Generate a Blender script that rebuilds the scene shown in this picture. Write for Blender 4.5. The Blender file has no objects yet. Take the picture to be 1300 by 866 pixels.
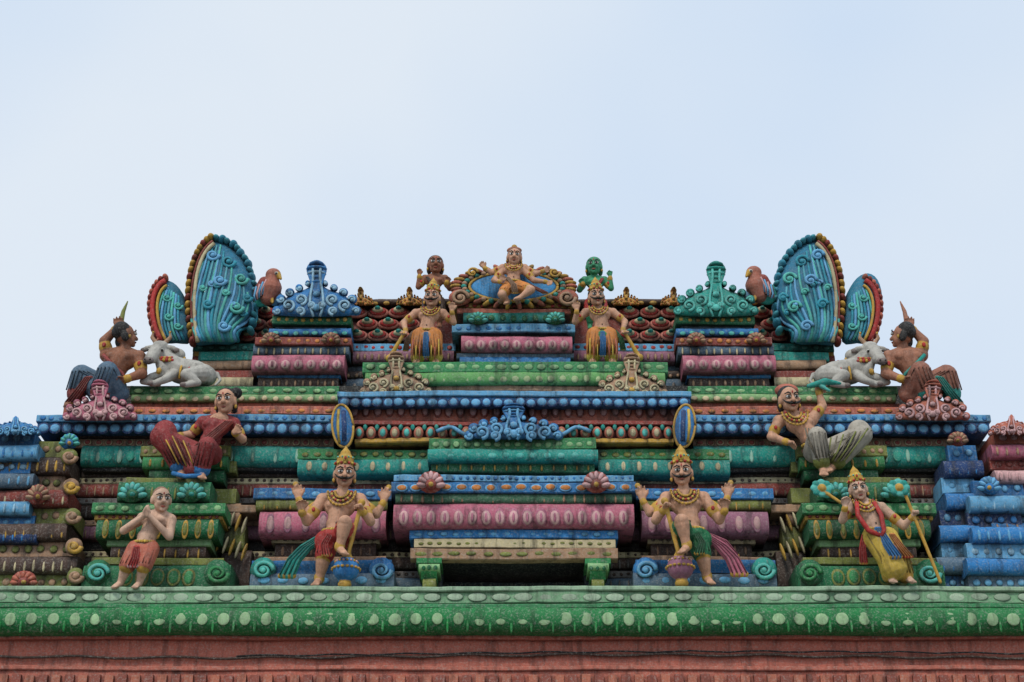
import bpy, math, random
import numpy as np
from mathutils import Vector, Matrix, Euler
random.seed(7); rng=np.random.RandomState(3)
scene=bpy.context.scene
# ---------------------------------------------------------------- camera frame: image pixels cast onto depth planes
FOC=1940.0; TH=math.radians(27); CX,CY,CZ=0.0,-16.0,1.6
cT,sT=math.cos(TH),math.sin(TH)
def W(u,v,y):
    """image pixel (u across, v down) cast through the camera onto the vertical plane at depth y -> metres"""
    dx=(u-650)/FOC; dv=(433-v)/FOC
    dy=cT-dv*sT; dz=sT+dv*cT
    t=(y-CY)/dy
    return Vector((CX+t*dx, y, CZ+t*dz))
def S(v,y):
    dv=(433-v)/FOC
    return (y-CY)/(cT-dv*sT)/FOC
# ---------------------------------------------------------------- colours (linear)
C=dict(
 green=(.035,.25,.08), lgreen=(.27,.50,.22), ledge=(.20,.40,.21), dgreen=(.012,.16,.06), teal=(.015,.31,.25), lteal=(.10,.52,.44),
 blue=(.03,.21,.50), lblue=(.15,.44,.70), dblue=(.015,.05,.16), pblue=(.32,.55,.70), pink=(.56,.15,.22), lpink=(.70,.40,.39), mauve=(.36,.14,.21),
 red=(.50,.035,.03), terra=(.55,.15,.09), brick=(.30,.055,.04), cream=(.62,.52,.30), gold=(.60,.34,.05), olive=(.22,.24,.05),
 brown=(.085,.048,.035), grey=(.20,.18,.165), dark=(.02,.018,.018), skin=(.68,.36,.22), pskin=(.72,.45,.31), bskin=(.32,.125,.065),
 white=(.62,.58,.50), black=(.012,.010,.010), orange=(.68,.24,.05), yellow=(.68,.46,.07), tan=(.45,.26,.15), gskin=(.05,.32,.15),
 bluegrey=(.10,.17,.24))
def col(c): return C[c] if isinstance(c,str) else c
# ---------------------------------------------------------------- material
def make_paint(name,attr=True,base=(.3,.1,.07,1),streak=.55,aod=.26,aog=.85,bump=.5,chalk=.34):
    m=bpy.data.materials.new(name); m.use_nodes=True; nt=m.node_tree; N=nt.nodes; L=nt.links
    for n in list(N): N.remove(n)
    def nd(t,**k):
        n=N.new(t)
        for a,b in k.items(): setattr(n,a,b)
        return n
    out=nd('ShaderNodeOutputMaterial'); bs=nd('ShaderNodeBsdfPrincipled'); L.new(bs.outputs[0],out.inputs[0])
    geo=nd('ShaderNodeNewGeometry')
    def noise(scale,detail,rough=.6,vec=None):
        n=nd('ShaderNodeTexNoise'); n.inputs['Scale'].default_value=scale; n.inputs['Detail'].default_value=detail
        n.inputs['Roughness'].default_value=rough; L.new(vec or geo.outputs['Position'],n.inputs['Vector']); return n.outputs['Fac']
    def ramp(i,a,b,lo=0.,hi=1.):
        r=nd('ShaderNodeMapRange'); r.inputs[1].default_value=a; r.inputs[2].default_value=b
        r.inputs[3].default_value=lo; r.inputs[4].default_value=hi; L.new(i,r.inputs[0]); return r.outputs[0]
    def math_(op,a,b):
        n=nd('ShaderNodeMath',operation=op); 
        for i,x in enumerate((a,b)):
            if isinstance(x,(int,float)): n.inputs[i].default_value=x
            else: L.new(x,n.inputs[i])
        return n.outputs[0]
    def mix(f,a,b,mode='MIX'):
        n=nd('ShaderNodeMix',data_type='RGBA',blend_type=mode)
        for s,x in ((0,f),(6,a),(7,b)):
            if isinstance(x,(int,float)): n.inputs[s].default_value=x
            elif isinstance(x,tuple): n.inputs[s].default_value=x
            else: L.new(x,n.inputs[s])
        return n.outputs[2]
    if attr:
        a=nd('ShaderNodeAttribute',attribute_name='Col'); c=a.outputs['Color']
    else:
        rgb=nd('ShaderNodeRGB'); rgb.outputs[0].default_value=base; c=rgb.outputs[0]
    mp=nd('ShaderNodeMapping'); mp.inputs['Scale'].default_value=(9,9,1.0); L.new(geo.outputs['Position'],mp.inputs['Vector'])
    mid=noise(8,5,.68); fine=noise(42,4,.75); st=noise(1.0,5,.68,mp.outputs[0]); big=noise(1.3,3)
    v=ramp(mid,.3,.7,.70,1.25)
    vv=nd('ShaderNodeCombineColor'); [L.new(v,vv.inputs[i]) for i in range(3)]
    c=mix(1.0,c,vv.outputs[0],'MULTIPLY')
    c=mix(math_('MULTIPLY',ramp(fine,.52,.62),chalk),c,(.50,.47,.41,1))         # chalky worn paint
    c=mix(math_('MULTIPLY',ramp(big,.42,.66),.12),c,(.15,.14,.11,1))            # faded
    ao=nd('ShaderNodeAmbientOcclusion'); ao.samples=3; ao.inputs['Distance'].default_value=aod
    g=ramp(ao.outputs['AO'],.70,.18,0,aog)                                      # crevice shade painted into the colour by occlusion, with grime
    g=math_('ADD',g,math_('MULTIPLY',ramp(st,.51,.64),streak))
    g=math_('ADD',g,math_('MULTIPLY',ramp(mid,.57,.70),.35))
    g=math_('ADD',g,math_('MULTIPLY',ramp(fine,.43,.34),.28))
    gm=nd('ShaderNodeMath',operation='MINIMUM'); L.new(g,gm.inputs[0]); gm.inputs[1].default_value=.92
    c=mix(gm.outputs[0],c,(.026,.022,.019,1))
    L.new(c,bs.inputs['Base Color'])
    L.new(ramp(mid,.3,.7,.5,.8),bs.inputs['Roughness'])
    bs.inputs['Specular IOR Level'].default_value=.3
    b=nd('ShaderNodeBump'); b.inputs['Strength'].default_value=bump; b.inputs['Distance'].default_value=.014
    L.new(math_('ADD',fine,mid),b.inputs['Height']); L.new(b.outputs[0],bs.inputs['Normal'])
    return m
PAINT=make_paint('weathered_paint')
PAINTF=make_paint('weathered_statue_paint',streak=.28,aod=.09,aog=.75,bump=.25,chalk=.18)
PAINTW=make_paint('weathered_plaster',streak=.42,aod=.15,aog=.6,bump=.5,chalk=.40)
# ---------------------------------------------------------------- mesh accumulator
def sphere_unit(nu,nv):
    V=[(0,0,1)];F=[]
    for j in range(1,nv):
        p=math.pi*j/nv
        for i in range(nu):
            a=2*math.pi*i/nu; V.append((math.sin(p)*math.cos(a),math.sin(p)*math.sin(a),math.cos(p)))
    V.append((0,0,-1)); n=len(V)-1
    for i in range(nu):
        F.append((0,1+i,1+(i+1)%nu))
        for j in range(nv-2):
            a=1+j*nu+i;b=1+j*nu+(i+1)%nu; F.append((a,a+nu,b+nu,b))
        F.append((n,1+(nv-2)*nu+(i+1)%nu,1+(nv-2)*nu+i))
    return np.array(V),F
US=sphere_unit(12,8); USS=sphere_unit(16,10)
def frame(d):
    d=Vector(d).normalized(); a=Vector((0,0,1)) if abs(d.z)<.9 else Vector((1,0,0))
    x=d.cross(a).normalized(); y=d.cross(x).normalized(); return x,y,d
class Acc:
    def __init__(s): s.V=[];s.F=[];s.C=[];s.S=[];s.n=0
    def add(s,V,F,c,smooth=True,jit=.16):
        V=np.asarray(V,float).reshape(-1,3); c=np.array(col(c)); c=c*(1+rng.uniform(-jit,jit))
        s.V.append(V); n=s.n; s.F+= [tuple(i+n for i in f) for f in F]; s.S+=[smooth]*len(F)
        s.C.append(np.tile(c,(len(V),1))); s.n+=len(V)
    def ell(s,c,r,cl,R=None,jit=.16,u=US):
        V=u[0]*np.array(r)
        if R is not None: V=V@np.array(R.to_matrix() if isinstance(R,Euler) else R).T
        s.add(V+np.array(c),u[1],cl,True,jit)
    def tube(s,P,r,cl,n=7,jit=.08):
        P=[Vector(p) for p in P]; m=len(P)
        if not hasattr(r,'__len__'): r=[r]*m
        V=[];F=[]; px=None
        for i,p in enumerate(P):
            d=(P[min(i+1,m-1)]-P[max(i-1,0)])
            if d.length<1e-9: d=Vector((0,0,1))
            d.normalize()
            if px is None: x,y,_=frame(d)
            else:
                x=(px-d*px.dot(d)).normalized(); y=d.cross(x)
            px=x
            for k in range(n):
                a=2*math.pi*k/n; V.append(p+(x*math.cos(a)+y*math.sin(a))*r[i])
        for i in range(m-1):
            for k in range(n):
                a=i*n+k;b=i*n+(k+1)%n; F.append((a,b,b+n,a+n))
        F.append(tuple(range(n))[::-1]); F.append(tuple(range((m-1)*n,m*n)))
        s.add([tuple(v) for v in V],F,cl,True,jit)
    def obj(s,name,mat,parent=None):
        me=bpy.data.meshes.new(name); me.from_pydata(np.concatenate(s.V).tolist(),[],s.F)
        me.polygons.foreach_set('use_smooth',s.S)
        at=me.color_attributes.new('Col','FLOAT_COLOR','POINT'); c=np.concatenate(s.C)
        at.data.foreach_set('color',np.clip(np.c_[c,np.ones(len(c))],0,1).ravel())
        me.materials.append(mat); me.update()
        o=bpy.data.objects.new(name,me); scene.collection.objects.link(o)
        if parent: o.parent=parent
        return o
# ---------------------------------------------------------------- architectural helpers
def bar(A,u0,u1,v0,v1,y,c,kind='box',d=.9,b=.06):
    y+=rng.uniform(-.004,.004); vm=(v0+v1)/2
    x0=W(u0,vm,y).x+rng.uniform(-.004,.004); x1=W(u1,vm,y).x+rng.uniform(-.004,.004)
    z1=W(650,v0,y).z; z0=W(650,v1,y).z; h=z1-z0
    if kind=='box':
        e=min(.012,h*.2); pr=[(y+d,z0),(y+e,z0),(y,z0+e),(y,z1-e),(y+e,z1),(y+d,z1)]
    elif kind=='roll':
        pr=[(y+d,z0)]+[(y-b*math.sin(math.pi*k/9)**.8,z0+h*(.5-.5*math.cos(math.pi*k/9))) for k in range(10)]+[(y+d,z1)]
    elif kind=='slope':   # leans back at the top
        pr=[(y+d+b,z0),(y,z0),(y+b*.3,z0+h*.4),(y+b,z1),(y+d+b,z1)]
    elif kind=='cyma':    # flares forward at the top
        pr=[(y+d,z0)]+[(y-b*(.5-.5*math.cos(math.pi*k/6)),z0+h*k/7.) for k in range(7)]+[(y-b,z1),(y+d,z1)]
    n=max(1,int((x1-x0)/.12)); m=len(pr); V=[];F=[]
    ph=rng.uniform(0,9)
    for i in range(n+1):
        x=x0+(x1-x0)*i/n; w=.007*math.sin(x*3+ph)+rng.uniform(-.005,.005); wz=.006*math.sin(x*1.9+ph*2)+rng.uniform(-.003,.003)
        for j,(a,z) in enumerate(pr):
            k=0 if j in(0,m-1) else 1
            V.append((x,a+w*k,z+wz))
    for i in range(n):
        for j in range(m-1): F.append((i*m+j,(i+1)*m+j,(i+1)*m+j+1,i*m+j+1))
        F.append((i*m+m-1,(i+1)*m+m-1,(i+1)*m,i*m))
    A.add(V,F,c,kind=='roll')
    A.add([V[j] for j in range(m)],[tuple(range(m))],c,False); A.add([V[n*m+j] for j in range(m)],[tuple(range(m))[::-1]],c,False)
def beads(A,u0,u1,v,y,step,w,h,c,b=.02,c2=None):
    n=max(1,int(round((u1-u0)/step))); st=(u1-u0)/n; s=S(v,y)
    for i in range(n):
        p=W(u0+st*(i+.5)+rng.uniform(-.8,.8),v+rng.uniform(-.6,.6),y)
        if c2: A.ell(p,(w*s*.62,b*.8,h*s*.66),c2)
        A.ell((p.x,p.y-(b*.35 if c2 else 0),p.z),(w*s*.5*rng.uniform(.82,1.06),b,h*s*.5*rng.uniform(.85,1.06)),c)
def petals(A,u0,u1,v0,v1,y,n,ca,cb):
    st=(u1-u0)/n; h=v1-v0
    for i in range(n):
        u=u0+st*(i+.5); s=S(v0,y); p=W(u,(v0+v1)/2,y)
        R=Euler((0,rng.uniform(-.1,.1),0))
        A.ell(p,(st*s*.50,.045,h*s*.50),ca,R); A.ell((p.x,p.y-.03,p.z-h*s*.08),(st*s*.36,.035,h*s*.38),cb,R)
        A.ell((p.x,p.y-.06,p.z-h*s*.12),(st*s*.10,.02,h*s*.26),ca)
def line(A,pts,y,r,c):
    A.tube([W(u,v,y) for u,v in pts],r,c)
def spiral(A,u,v,r,y,rad,c,turn=1.6,dirn=1,a0=0.,sq=.85):
    P=[];R=[]
    n=int(16*turn)
    for i in range(n+1):
        t=i/n; a=a0+dirn*2*math.pi*turn*t; rr=r*(1-t*.85)
        P.append(W(u+rr*math.cos(a),v+rr*sq*math.sin(a),y)); R.append(rad*(1-.45*t))
    A.tube(P,R,c); A.ell(W(u,v,y-.01),(rad*1.3,rad,rad*1.3),c)
class Dome:
    """inflated plaque from an outline"""
    def __init__(s,A,pts,y,bulge,thick,c,cen=None,rings=6,dense=3):
        q=[]
        n=len(pts)
        for i in range(n):       # catmull-rom outline
            p0,p1,p2,p3=[np.array(pts[(i+k-1)%n],float) for k in range(4)]
            for k in range(dense):
                t=k/dense; q.append(.5*((2*p1)+(-p0+p2)*t+(2*p0-5*p1+4*p2-p3)*t*t+(-p0+3*p1-3*p2+p3)*t**3))
        q=np.array(q); s.q=q; s.c=np.array(cen) if cen is not None else q.mean(0); s.y=y; s.b=bulge
        m=len(q); V=[];F=[]
        for p in q: V.append(W(p[0],p[1],y+thick))
        for k in range(rings):
            t=1-k/rings
            for p in q:
                pp=s.c+(p-s.c)*t; V.append(W(pp[0],pp[1],y-bulge*math.sqrt(max(0,1-t*t))))
        V.append(W(s.c[0],s.c[1],y-bulge)); L=len(V)-1
        for k in range(rings):
            for i in range(m): F.append((k*m+i,k*m+(i+1)%m,(k+1)*m+(i+1)%m,(k+1)*m+i))
        for i in range(m): F.append((rings*m+i,rings*m+(i+1)%m,L))
        F.append(tuple(range(m))[::-1])
        A.add([tuple(v) for v in V],F,c,True)
        d=q-s.c; s.ang=np.arctan2(d[:,1],d[:,0]); s.rad=np.hypot(d[:,0],d[:,1])
    def Y(s,u,v):
        d=np.array((u,v))-s.c; a=math.atan2(d[1],d[0]); r=math.hypot(*d)
        k=np.argmin(np.abs(np.angle(np.exp(1j*(s.ang-a))))); t=min(1,r/max(1e-6,s.rad[k]))
        return s.y-s.b*math.sqrt(max(0,1-t*t))
    def curve(s,A,pts,r,c,lift=.0):
        A.tube([W(u,v,s.Y(u,v)-lift) for u,v in pts],r,c)
def bez(p0,p1,p2,p3,n=10):
    o=[]
    for i in range(n+1):
        t=i/n; o.append(tuple((1-t)**3*np.array(p0)+3*(1-t)**2*t*np.array(p1)+3*(1-t)*t*t*np.array(p2)+t**3*np.array(p3)))
    return o
def shell(A,u,v,w,h,y,ca,cb,core='gold',n=7):
    """fan rosette; v = bottom edge"""
    s=S(v,y)
    A.ell(W(u,v-h*.42,y+.03),(w*s*.46,.06,h*s*.50),cb)
    for i in range(n):
        a=math.pi*(i+.5)/n
        uu=u-math.cos(a)*w*.33; vv=v-h*.18-math.sin(a)*h*.50
        A.ell(W(uu,vv,y),(w*s*.10,.04,h*s*.24),ca,Euler((0,(math.pi/2-a)*-1,0)))
    A.ell(W(u,v-h*.34,y-.05),(w*s*.19,.05,h*s*.22),cb); A.ell(W(u,v-h*.34,y-.09),(w*s*.09,.03,h*s*.11),core)
def crest(A,u,v0,v1,hw,y,ca,cb,acc='gold',tall=True):
    """scroll-work finial: ringed bulb on a fan of curling leaves"""
    H=v1-v0
    if tall: half=[(0,0),(.15,.04),(.25,.13),(.24,.24),(.13,.33),(.15,.44),(.30,.52),(.62,.60),(.88,.74),(.96,.98)]
    else: half=[(0,0),(.12,.14),(.2,.32),(.42,.36),(.72,.5),(.95,.72),(1,.96)]
    pts=[(u+a*hw,v0+b*H) for a,b in half]+[(u-a*hw,v0+b*H) for a,b in half[::-1][:-1]]
    D=Dome(A,pts,y,.10,.12,ca,cen=(u,v0+.75*H))
    s=S(v0,y); r=max(.008,hw*s*.045)
    for sg in(-1,1):
        for (a,b,q) in ((.72,.80,.17),(.40,.70,.16),(.42,.9,.12),(.14,.8,.1)):
            uu=u+sg*a*hw; vv=v0+b*H; spiral(A,uu,vv,q*hw,D.Y(uu,vv)-r*.6,r,cb,1.5,sg,math.pi/2)
        # leaf lobes that break the outline, each with its own curl
        for (a,b,q) in ((1.0,.90,.13),(.90,.70,.13),(.68,.58,.12),(.44,.50,.10),(.22,.42,.07)):
            uu=u+sg*a*hw; vv=v0+b*H
            A.ell(W(uu,vv,y+.02),(q*hw*s,.07,q*hw*s*.95),ca); spiral(A,uu,vv,q*hw*.72,y-.045,r*.8,cb,1.2,sg,math.pi)
        D.curve(A,bez((u+sg*.08*hw,v1),(u+sg*.3*hw,v1-.35*H),(u+sg*.02*hw,v1-.5*H),(u+sg*.1*hw,v0+.12*H)),r*.8,cb,.01)
    for b,w_ in ((.08,.2),(.16,.27),(.25,.25),(.34,.18),(.42,.2)):
        if tall: A.ell(W(u,v0+b*H,y-.02),(w_*hw*s,.085,.045*H*s),cb if int(b*100)%2 else ca)
    for b,q in ((.6,.09),(.84,.11)):
        vv=v0+b*H; A.ell(W(u,vv,D.Y(u,vv)-.01),(q*hw*s,.035,q*hw*s*.9),acc)
def scales(A,u0,u1,v0,v1,ya,yb,rows,n,cs):
    for r in range(rows):
        t=(r+.5)/rows; y=yb+(ya-yb)*t; v=v0+(v1-v0)*t; st=(u1-u0)/n; s=S(v,y); h=(v1-v0)/rows
        for i in range(n):
            u=u0+st*(i+.5+(.5 if r%2 else 0)); 
            if u>u1: continue
            p=W(u,v,y)
            for k,(f,cc) in enumerate(zip((1.,.74,.50,.26),cs)):
                A.ell((p.x,p.y-.034*k,p.z+.1*s*h*k*.3),(st*s*.55*f,.05,h*s*.62*f),cc,Euler((-.25,0,0)))
# ---------------------------------------------------------------- TEMPLE TOWER
tower=bpy.data.objects.new('temple_gopuram_tower',None); scene.collection.objects.link(tower)
M=lambda u:1304-u
def both(A,u0,u1,*a,**k):
    bar(A,u0,u1,*a,**k); bar(A,M(u1),M(u0),*a,**k)
def bbeads(A,u0,u1,*a,**k):
    beads(A,u0,u1,*a,**k); beads(A,M(u1),M(u0),*a,**k)
A=Acc()   # base wall + ledge
def box(A,x0,x1,y0,y1,z0,z1,c):
    V=[(x0,y0,z0),(x1,y0,z0),(x1,y1,z0),(x0,y1,z0),(x0,y0,z1),(x1,y0,z1),(x1,y1,z1),(x0,y1,z1)]
    A.add(V,[(0,1,5,4),(1,2,6,5),(2,3,7,6),(3,0,4,7),(4,5,6,7),(3,2,1,0)],c,False,0)
zl=W(650,806,.12).z
TERRA=(.62,.17,.11)
box(A,-11,11,.14,9,0,zl+.02,TERRA)
bar(A,-190,1490,804,811,.06,(.50,.13,.08),'box',.5)
bar(A,-190,1490,845,851,.11,(.62,.18,.12),'box',.3)
for i in range(100):
    u=-180+i*16.8; p=W(u,862,.13); s=S(862,.13)
    box(A,p.x-5.6*s,p.x+5.6*s,.085+rng.uniform(0,.02),.2,p.z-.12,p.z+.03+rng.uniform(0,.015),(.54,.17,.10) if i%2 else (.34,.09,.06))
line(A,[(u,833+2*math.sin(u*.006)+(1.5*math.sin(u*.05)))for u in range(-190,1500,24)],.10,.014,'brown')
line(A,[(u,830+3*math.sin(u*.004+1)+(1*math.sin(u*.07)))for u in range(300,1500,24)],.09,.009,'dark')
bar(A,-190,1490,744,750,-.07,(.34,.50,.32),'box',1.2)
bar(A,-190,1490,750,766,-.04,'ledge','box',1.2)
bar(A,-190,1490,766,772,-.08,(.05,.30,.11),'box',1.2)
bar(A,-190,1490,772,806,.02,(.01,.20,.05),'roll',1.2,.16)
beads(A,-190,1490,758,-.045,29,23,11,(.42,.56,.38),.007)
beads(A,-190,1490,786,-.135,27,17,17,(.34,.54,.27),.010)
beads(A,-176,1500,794,-.12,27,4,20,(.02,.27,.06),.018)
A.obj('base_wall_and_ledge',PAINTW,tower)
A=Acc()  # cores
def core(u0,u1,v0,v1,y,y1,c='dark'):
    p=W(u0,v0,y);q=W(u1,v1,y); box(A,p.x,q.x,y,y1,q.z,p.z,c)
core(20,1284,560,700,1.15,7.5,'dark'); core(20,556,699,770,1.15,7.5,'dark'); core(748,1284,699,770,1.15,7.5,'dark'); core(556,748,699,770,2.3,7.4,'dark')
core(120,1184,490,575,1.6,7,'dark'); core(255,1049,440,500,2.15,6.5,'dark'); core(285,1019,388,450,2.5,6,'dark')
A.obj('tower_core',PAINT,tower)
A=Acc()   # base storey
rows=[(596,606,'brown','box',1.0),(606,614,'cream','box',.97),(614,632,'brick','roll',1.02),(632,640,'grey','box',1.0),(640,660,'brown','roll',1.06),
 (660,668,'tan','box',1.0),(668,686,'mauve','roll',1.04),(686,700,'dark','box',1.1),(700,708,'cream','box',.98),(708,724,'brown','roll',1.02),(724,734,'grey','box',.95),(734,752,'bluegrey','roll',.92)]
for v0,v1,c,k,y in rows:
    bar(A,60,556,v0,v1,y,c,k,.4); bar(A,748,1244,v0,v1,y,c,k,.4)
    if k=='roll':
        cc={'brick':'tan','brown':'grey','mauve':'tan','bluegrey':'grey'}[c]
        for a,b_ in ((60,556),(748,1244)):
            beads(A,a,b_,(v0+v1)/2,y-.045,11,3.2,(v1-v0)*.8,cc,.02)
    elif c!='dark':
        for a,b_ in ((60,556),(748,1244)): beads(A,a,b_,(v0+v1)/2,y,9,5,4.5,'brown',.012)
# recessed doorway, its inner shade painted on as near-black colour
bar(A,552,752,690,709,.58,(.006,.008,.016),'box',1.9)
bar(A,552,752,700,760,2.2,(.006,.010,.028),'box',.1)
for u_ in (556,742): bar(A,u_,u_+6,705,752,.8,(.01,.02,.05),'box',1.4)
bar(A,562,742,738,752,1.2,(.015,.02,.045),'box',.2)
# central bay
bar(A,545,757,556,571,.60,'green','box'); beads(A,547,755,564,.60,13,9,8,'lgreen',.015)
bar(A,543,759,571,587,.60,'teal','roll'); beads(A,545,757,578,.555,17,12,8,'lteal',.02)
bar(A,547,755,587,600,.66,'dgreen','box'); beads(A,547,755,594,.66,15,3,9,'gold',.015)
both(A,378,545,570,584,.78,'green','box'); bbeads(A,380,545,577,.78,15,10,7,'olive',.015)
both(A,378,545,584,604,.80,'teal','roll'); bbeads(A,382,543,592,.745,19,8,13,'cream',.02)
bar(A,500,804,603,612,.44,'lblue','box'); bar(A,497,807,612,625,.40,'blue','box')
beads(A,500,804,607,.44,9,5,5,'blue',.01)
beads(A,500,804,619,.40,19,13,8,'orange',.015,'lblue'); bar(A,502,802,625,641,.50,(.08,.22,.12),'roll'); beads(A,504,800,633,.46,13,4,12,'tan',.015)
bar(A,500,804,641,672,.50,'pink','roll',.9,.1); petals(A,504,800,644,669,.43,17,(.56,.18,.27),'lpink')
bar(A,520,785,672,684,.52,'blue','box'); beads(A,522,783,678,.52,16,10,6,'lblue',.012)
bar(A,526,781,684,696,.50,'cream','box',.07); beads(A,528,779,690,.50,12,7,4,'olive',.01); bar(A,521,784,696,710,.44,'tan','box',.13); beads(A,523,782,703,.44,22,15,6,'olive',.012)
for uc in (545,759):
    for (hw,v0,v1,c,k,y) in ((16,708,716,'green','box',.42),(13,716,726,'lgreen','roll',.46),(10,726,736,'green','cyma',.5),(8,736,752,'olive','roll',.5)):
        bar(A,uc-hw,uc+hw,v0,v1,y,c,k,.4)
    beads(A,uc-12,uc+12,721,.40,8,5,7,'dgreen',.015)
for uc in (547,757): shell(A,uc,625,36,30,.30,'lpink','brick')
# guardian bays
for m in (0,1):
    f=(lambda u:u) if not m else M
    def B(u0,u1,v0,v1,y,c,k='box',b=.06,d=.6):
        a,bb=(u0,u1) if not m else (M(u1),M(u0)); bar(A,a,bb,v0,v1,y,c,k,d,b)
    def D(u0,u1,v,y,st,w,h,c,b=.015,c2=None):
        a,bb=(u0,u1) if not m else (M(u1),M(u0)); beads(A,a,bb,v,y,st,w,h,c,b,c2)
    B(322,497,620,634,.60,'blue'); D(324,495,627,.60,18,12,7,'lblue')
    B(326,492,634,650,.68,'olive','roll'); D(328,490,642,.63,16,3,12,'gold')
    B(330,490,650,680,.64,'mauve' if m else 'pink','roll',.09); D(332,488,664,.56,22,10,20,'lpink',.02,'mauve')
    B(345,482,680,690,.78,'cream'); D(347,480,685,.78,10,6,5,'brown'); B(350,478,690,714,.84,'brown','roll'); D(352,476,700,.79,12,4,14,'tan',.02)
    B(335,490,706,714,.66,'tan')
    B(320,497,713,728,.55,'blue','cyma',.05); B(318,500,728,750,.50,'bluegrey','roll',.05); D(322,497,737,.455,24,16,10,'lblue',.02)
    for q in (334,484):
        A.ell(W(f(q),724,.52),(.15,.10,.15),'teal' if q<400 else 'blue'); spiral(A,f(q),724,13,.42,.026,'lteal' if q<400 else 'lblue',1.7,(1 if m else -1)*(1 if q<400 else -1))
    # outer bracket bays
    B(150,268,612,638,.36,'dgreen','roll',.05); B(160,258,606,614,.36,'olive'); D(188,228,626,.31,10,4,18,'olive',.02)
    B(116,286,638,652,.28,'green'); D(118,284,645,.28,16,11,8,'lgreen')
    B(120,282,652,660,.34,'gold'); D(122,280,656,.34,9,5,5,'brick'); B(124,278,660,684,.38,'dgreen','roll',.08); D(126,276,672,.31,17,7,20,'olive',.025,'gold')
    B(136,268,684,694,.42,'lgreen'); B(142,262,694,712,.48,'brown','roll'); D(144,260,703,.43,14,3,14,'gold',.02)
    B(116,284,708,718,.34,'olive'); B(106,292,718,752,.26,'dgreen','roll',.05); D(150,250,733,.215,22,15,18,'green',.02,'olive')
    for uu in (168,243): 
        shell(A,f(uu),637,38,28,.24,'lteal','dgreen','teal')
    for q in (124,276):
        A.ell(W(f(q),728,.24),(.16,.1,.16),'dgreen'); spiral(A,f(q),728,14,.15,.026,'lteal' if q<200 else 'green',1.7,(-1 if q<200 else 1)*(1 if not m else -1))
    # stepped side returns between bays
    for (a,b_,v0,v1,y,c,k) in ((268,300,620,640,.75,'olive','box'),(272,306,640,668,.78,'tan','roll'),(276,312,668,700,.82,'olive','roll'),(280,318,700,752,.85,'brown','roll'),
                               (268,300,585,600,.8,'olive','box'),(280,325,640,650,.7,'tan','box')):
        B(a,b_,v0,v1,y,c,k,.06,.4)
    for r_ in range(2):
      for i in range(5):
        p=W(f(278+i*8),655+r_*34+i*3,.70); A.ell(p,(.02,.04,.11),'gold' if (i+r_)%2 else 'cream',Euler((0,(-.25 if m else .25),0)))
    # seat block
    B(178,292,566,580,.66,'olive'); B(182,290,580,596,.70,'green','roll'); D(184,288,588,.65,15,4,12,'gold'); B(190,285,596,612,.74,'dgreen','roll',.05); D(180,290,573,.66,11,7,7,'tan')
    # green roll and cream course beneath blue ledge
    B(105,424,567,593,.88,'teal','roll',.09,.8); D(110,420,579,.80,27,7,19,(.32,.58,.44),.02); D(97,424,579,.80,27,14,16,(.03,.38,.27),.015)
    B(105,424,592,598,.9,'dark')
    B(90,424,556,568,.88,'tan'); D(92,422,562,.88,13,8,7,'brick',.015,'cream'); B(75,424,545,557,.92,'brown'); D(78,422,551,.92,11,6,6,'tan')
    B(48,427,534,546,.72,'blue'); B(46,428,526,535,.68,'lblue'); D(48,427,544,.70,15,13,12,'lblue',.02,'dblue'); D(48,427,531,.68,12,7,6,'blue',.012)
    B(80,428,516,527,.85,'terra'); D(82,426,522,.85,17,10,6,'orange',.015)
    B(165,430,490,501,1.02,'green'); B(167,430,501,511,1.05,(.24,.42,.17),'roll',.04); D(167,430,506,1.015,15,9,7,'cream',.015); B(162,430,511,518,1.08,'terra')
    D(167,430,496,1.02,19,12,6,'lgreen',.012)
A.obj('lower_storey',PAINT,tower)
# corner aedicules
A=Acc()
def stepcorner(u0,u1,v0,v1,y,cs,taper=0,bc=None):
    n=len(cs); h=(v1-v0)/n
    for i,c in enumerate(cs):
        g=(math.sin(i*2.1)*6); yy=y-.035*i*(1 if taper else 0)+(.0 if i%2 else .07)
        a,b_=u0-taper*i-abs(g),u1+taper*i+g
        bar(A,a,b_,v0+h*i,v0+h*(i+1)+.5,yy,c,('box','roll')[i%2],.7,.07)
        if bc: beads(A,a+3,b_-2,v0+h*(i+.5),yy-(.055 if i%2 else 0),12 if i%2 else 15,4 if i%2 else 10,h*(.75 if i%2 else .5),bc[i%len(bc)],.02)
stepcorner(-60,44,548,690,.45,['blue','lblue','blue','bluegrey','blue','lblue','blue','dblue'],0,['lblue','blue','pblue'])
crest(A,20,528,552,28,.36,'blue','lblue','lblue',False)
stepcorner(-60,84,560,750,.62,['olive','brown','tan','brick','olive','brown','tan','brown','olive'],1.5,['tan','gold','olive','cream'])
for i in range(5):
    A.ell(W(88+i*2,580+i*38,.50-.06*i),(.10,.08,.10),'tan' if i%2 else 'olive'); spiral(A,88+i*2,580+i*38,9,.42-.06*i,.03,'gold' if i%2 else 'tan',1.4,1)
shell(A,48,640,30,28,.36,'tan','brick'); shell(A,88,570,26,22,.5,'lteal','blue'); shell(A,30,748,36,26,.2,'terra','brick')
stepcorner(1204,1240,565,750,.6,['blue','dblue','lblue','blue','dblue','blue','lblue','bluegrey','blue'],1.5,['lblue','blue'])
stepcorner(1262,1370,548,745,.42,['terra','pink','brick','lpink','terra','blue','lblue','blue','terra','lpink','brick','terra'],0,['lpink','tan','brick'])
stepcorner(1236,1300,610,750,.36,['blue','lblue','dblue','blue','lblue','blue','bluegrey'],1,['lblue','pblue','blue'])
crest(A,1284,526,552,26,.34,'terra','lpink','lpink',False)
shell(A,1256,628,30,26,.26,'lblue','blue'); shell(A,1216,566,28,20,.5,'tan','brick')
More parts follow.
